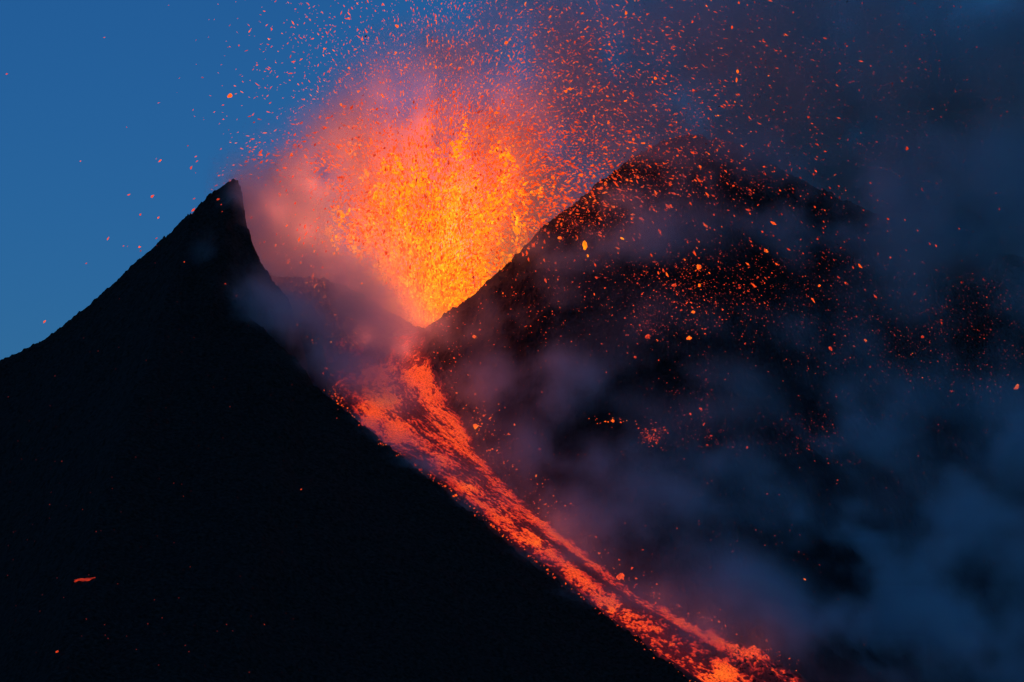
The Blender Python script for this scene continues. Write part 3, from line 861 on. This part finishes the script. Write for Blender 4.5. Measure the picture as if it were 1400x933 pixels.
for px, py, r, hot, lab in [
    (955, 367, 1.9, 1, 'brightest yellow-orange glowing rock on the upper cone, amid many small embers'),
    (1047, 345, 1.3, 1, 'orange glowing rock above a dark patch high on the cone'),
    (956, 392, 1.2, 1, 'round orange glowing rock just below the brightest rock on the cone'),
    (922, 392, 1.8, 0, 'curved orange glowing rock at the end of a string of embers'),
    (948, 428, 1.3, 1, 'orange glowing rock in the middle of the ember cluster on the cone'),
    (942, 464, 1.5, 1, 'slanting orange glowing rock at the foot of the ember cluster'),
    (886, 462, 1.9, 0, 'elongated red glowing rock under a dull red patch on the cone'),
    (1183, 467, 1.2, 1, 'single round orange glowing rock on bare dark slope'),
    (1135, 478, 1.6, 0, 'flat red glowing rock beside the single round orange one'),
    (1120, 392, 1.1, 1, 'small orange glowing rock right of the ember cluster'),
    (1390, 532, 1.8, 1, 'bright orange glowing rock cluster at the right edge of the view'),
    (1261, 462, 1.0, 0, 'red glowing rock among faint embers on the right of the cone'),
    (649, 462, 1.2, 1, 'orange glowing rock just right of the breach'),
    (656, 452, .9, 0, 'small pinkish glowing rock above the orange one by the breach'),
    (765, 327, 1.7, 1, 'pale orange glowing rock on the hazy right rim by the fountain'),
    (838, 577, 1.1, 1, 'orange glowing rock low on the cone, above the drifting smoke'),
    (651, 586, 1.9, 1, 'large orange glowing rock on the bank right of the lava river'),
    (647, 618, 1.2, 1, 'lower orange glowing rock on the bank right of the lava river'),
    (733, 652, .8, 1, 'small orange glowing rock in dark gap above the lava river'),
    (1100, 793, .6, 1, 'tiny orange glowing rock low on the smoky cone'),
    (962, 582, .9, 0, 'red glowing rock at the end of a faint red trail down the cone'),
    (958, 560, .9, 0, 'red glowing rock halfway down a faint red trail on the cone'),
]:
    rock(px, py, r, pick(ROCK_H if hot else ROCK_W), lab)
# the rest, found in the ember clusters
tot = np.array([c[4] for c in CL_], float); tot /= tot.sum()
made = 0
while made < 190:
    c = CL_[rng.choice(len(CL_), p=tot)]
    if c[2] < 12: continue
    px, py = rng.normal(c[0], c[2]), rng.normal(c[1], c[3])
    if not (640 < px < 1395 and py < 900): continue
    hi_ = px < 1060
    if px < 870 and py < 330:
        grp, lab = 'glowing rocks along the right rim', 'small pinkish glowing rock on the hazy right rim beside the fountain'
    elif px < 1060 and py < 500:
        grp, lab = 'glowing rocks on the middle of the cone', 'small orange glowing rock on the upper middle of the dark cone'
    elif py < 500:
        grp, lab = 'glowing rocks on the right shoulder', 'small red glowing rock on the smoky right shoulder of the cone'
    else:
        grp, lab = 'glowing rocks low on the cone', 'small red glowing rock low on the smoke-covered cone'
    r = (.38 + .5 * rng.random() ** 2) * (1.0 if hi_ else .85)
    if rock(px, py, r, pick(ROCK_H if (c[5] > .34 and rng.random() < .25) else ROCK_W), lab, grp): made += 1

# glowing boulder perched on the far edge of the lava river
Qb = at(849, 788, CR[int(NU * .62), 1])
o = link('glowing_rock', lump('glowing_rock', 91, (1, .9, .9), .3, .62, .5), None, 'rounded orange boulder perched on the upper edge of the lava river', 'glowing rock', loc=None)
kb = np.argmin((PXg[:, int(NV * .84)] - 846) ** 2)
o.location = at(849, 788, Lv[kb, int(NV * .84), 1]); o.scale = (1.6, 1.6, 1.6)

# glow on the black left flank
LF = lambda x, y: left_z(x, y)
crk_me = lump('glowing_rock', 71, (2.6, .6, .42), .0, .5, .9)
Qc = hit(LF, 113, 794)[0]
o = link('glowing_rock', crk_me, None, 'elongated dull red glowing rock alone low on the black left flank', 'glowing rock')
o.location = Qc + np.array([0, -.3, .2]); o.scale = (3.4, 3.4, 3.4); o.rotation_euler = (0, rad(-8), 0)
for px, py, r, lab in [
    (298, 274, .8, 'larger yellow-orange glowing rock of a pair just under the black peak'),
    (303, 281, .55, 'smaller orange glowing rock of a pair just under the black peak'),
    (304, 290, .35, 'tiny orange ember rock below the pair under the black peak'),
    (78, 892, .6, 'dim red glowing rock near the bottom of the black left flank'),
    (412, 670, .6, 'dim red glowing rock in the middle of the black left flank'),
    (361, 855, .35, 'tiny orange glowing rock low on the black left flank'),
    (252, 359, .5, 'dim brown-orange glowing rock on the upper black flank left of the smoke'),
    (308, 389, .45, 'tiny pink-orange glowing rock at the edge of the gully smoke'),
    (323, 406, .45, 'lower tiny orange glowing rock inside the gully smoke')]:
    rock(px, py, r, pick(ROCK_W), lab, None, LF)
n = 260
ex, ey = rng.uniform(10, 430, n), rng.uniform(290, 925, n)
PE = hit(LF, ex, ey); PE = PE[np.isfinite(PE[:, 0])]
n = len(PE)
V_, F_, H_ = clots(PE + np.array([0, -.05, .06]), rng.normal(size=(n, 3)), np.full(n, .2), np.full(n, .14), rng.uniform(.03, .2, n), 3)
me = raw_mesh('embers', V_, tris=F_); add_attr(me, 'glow', heat_rgb(H_), 'FLOAT_COLOR')
link('embers', me, M_SPATTER, 'faint scattered red embers on the black left flank', 'embers', kind='stuff')
# glowing debris on the inner crater slope
ex = np.concatenate([rng.normal(415, 22, 120), rng.normal(500, 35, 240), rng.normal(470, 40, 160), rng.normal(545, 26, 130), rng.normal(495, 18, 70)])
ey = np.concatenate([rng.normal(388, 8, 120), rng.normal(416, 16, 240), rng.normal(440, 25, 160), rng.normal(490, 20, 130), rng.normal(468, 7, 70)])
PE = hit(lambda x, y: B.z(x, y), ex, ey); PE = PE[np.isfinite(PE[:, 0])]
n = len(PE)
V_, F_, H_ = clots(PE + np.array([0, -.1, .1]), rng.normal(size=(n, 3)) * np.array([1.5, 1, .4]), .2 + .5 * rng.random(n) ** 2, .14 + .25 * rng.random(n) ** 2, rng.uniform(.35, .8, n), 4)
me = raw_mesh('embers', V_, tris=F_); add_attr(me, 'glow', heat_rgb(H_), 'FLOAT_COLOR')
link('embers', me, M_SPATTER, 'glowing orange debris strewn over the inner crater slope', 'embers', kind='stuff')
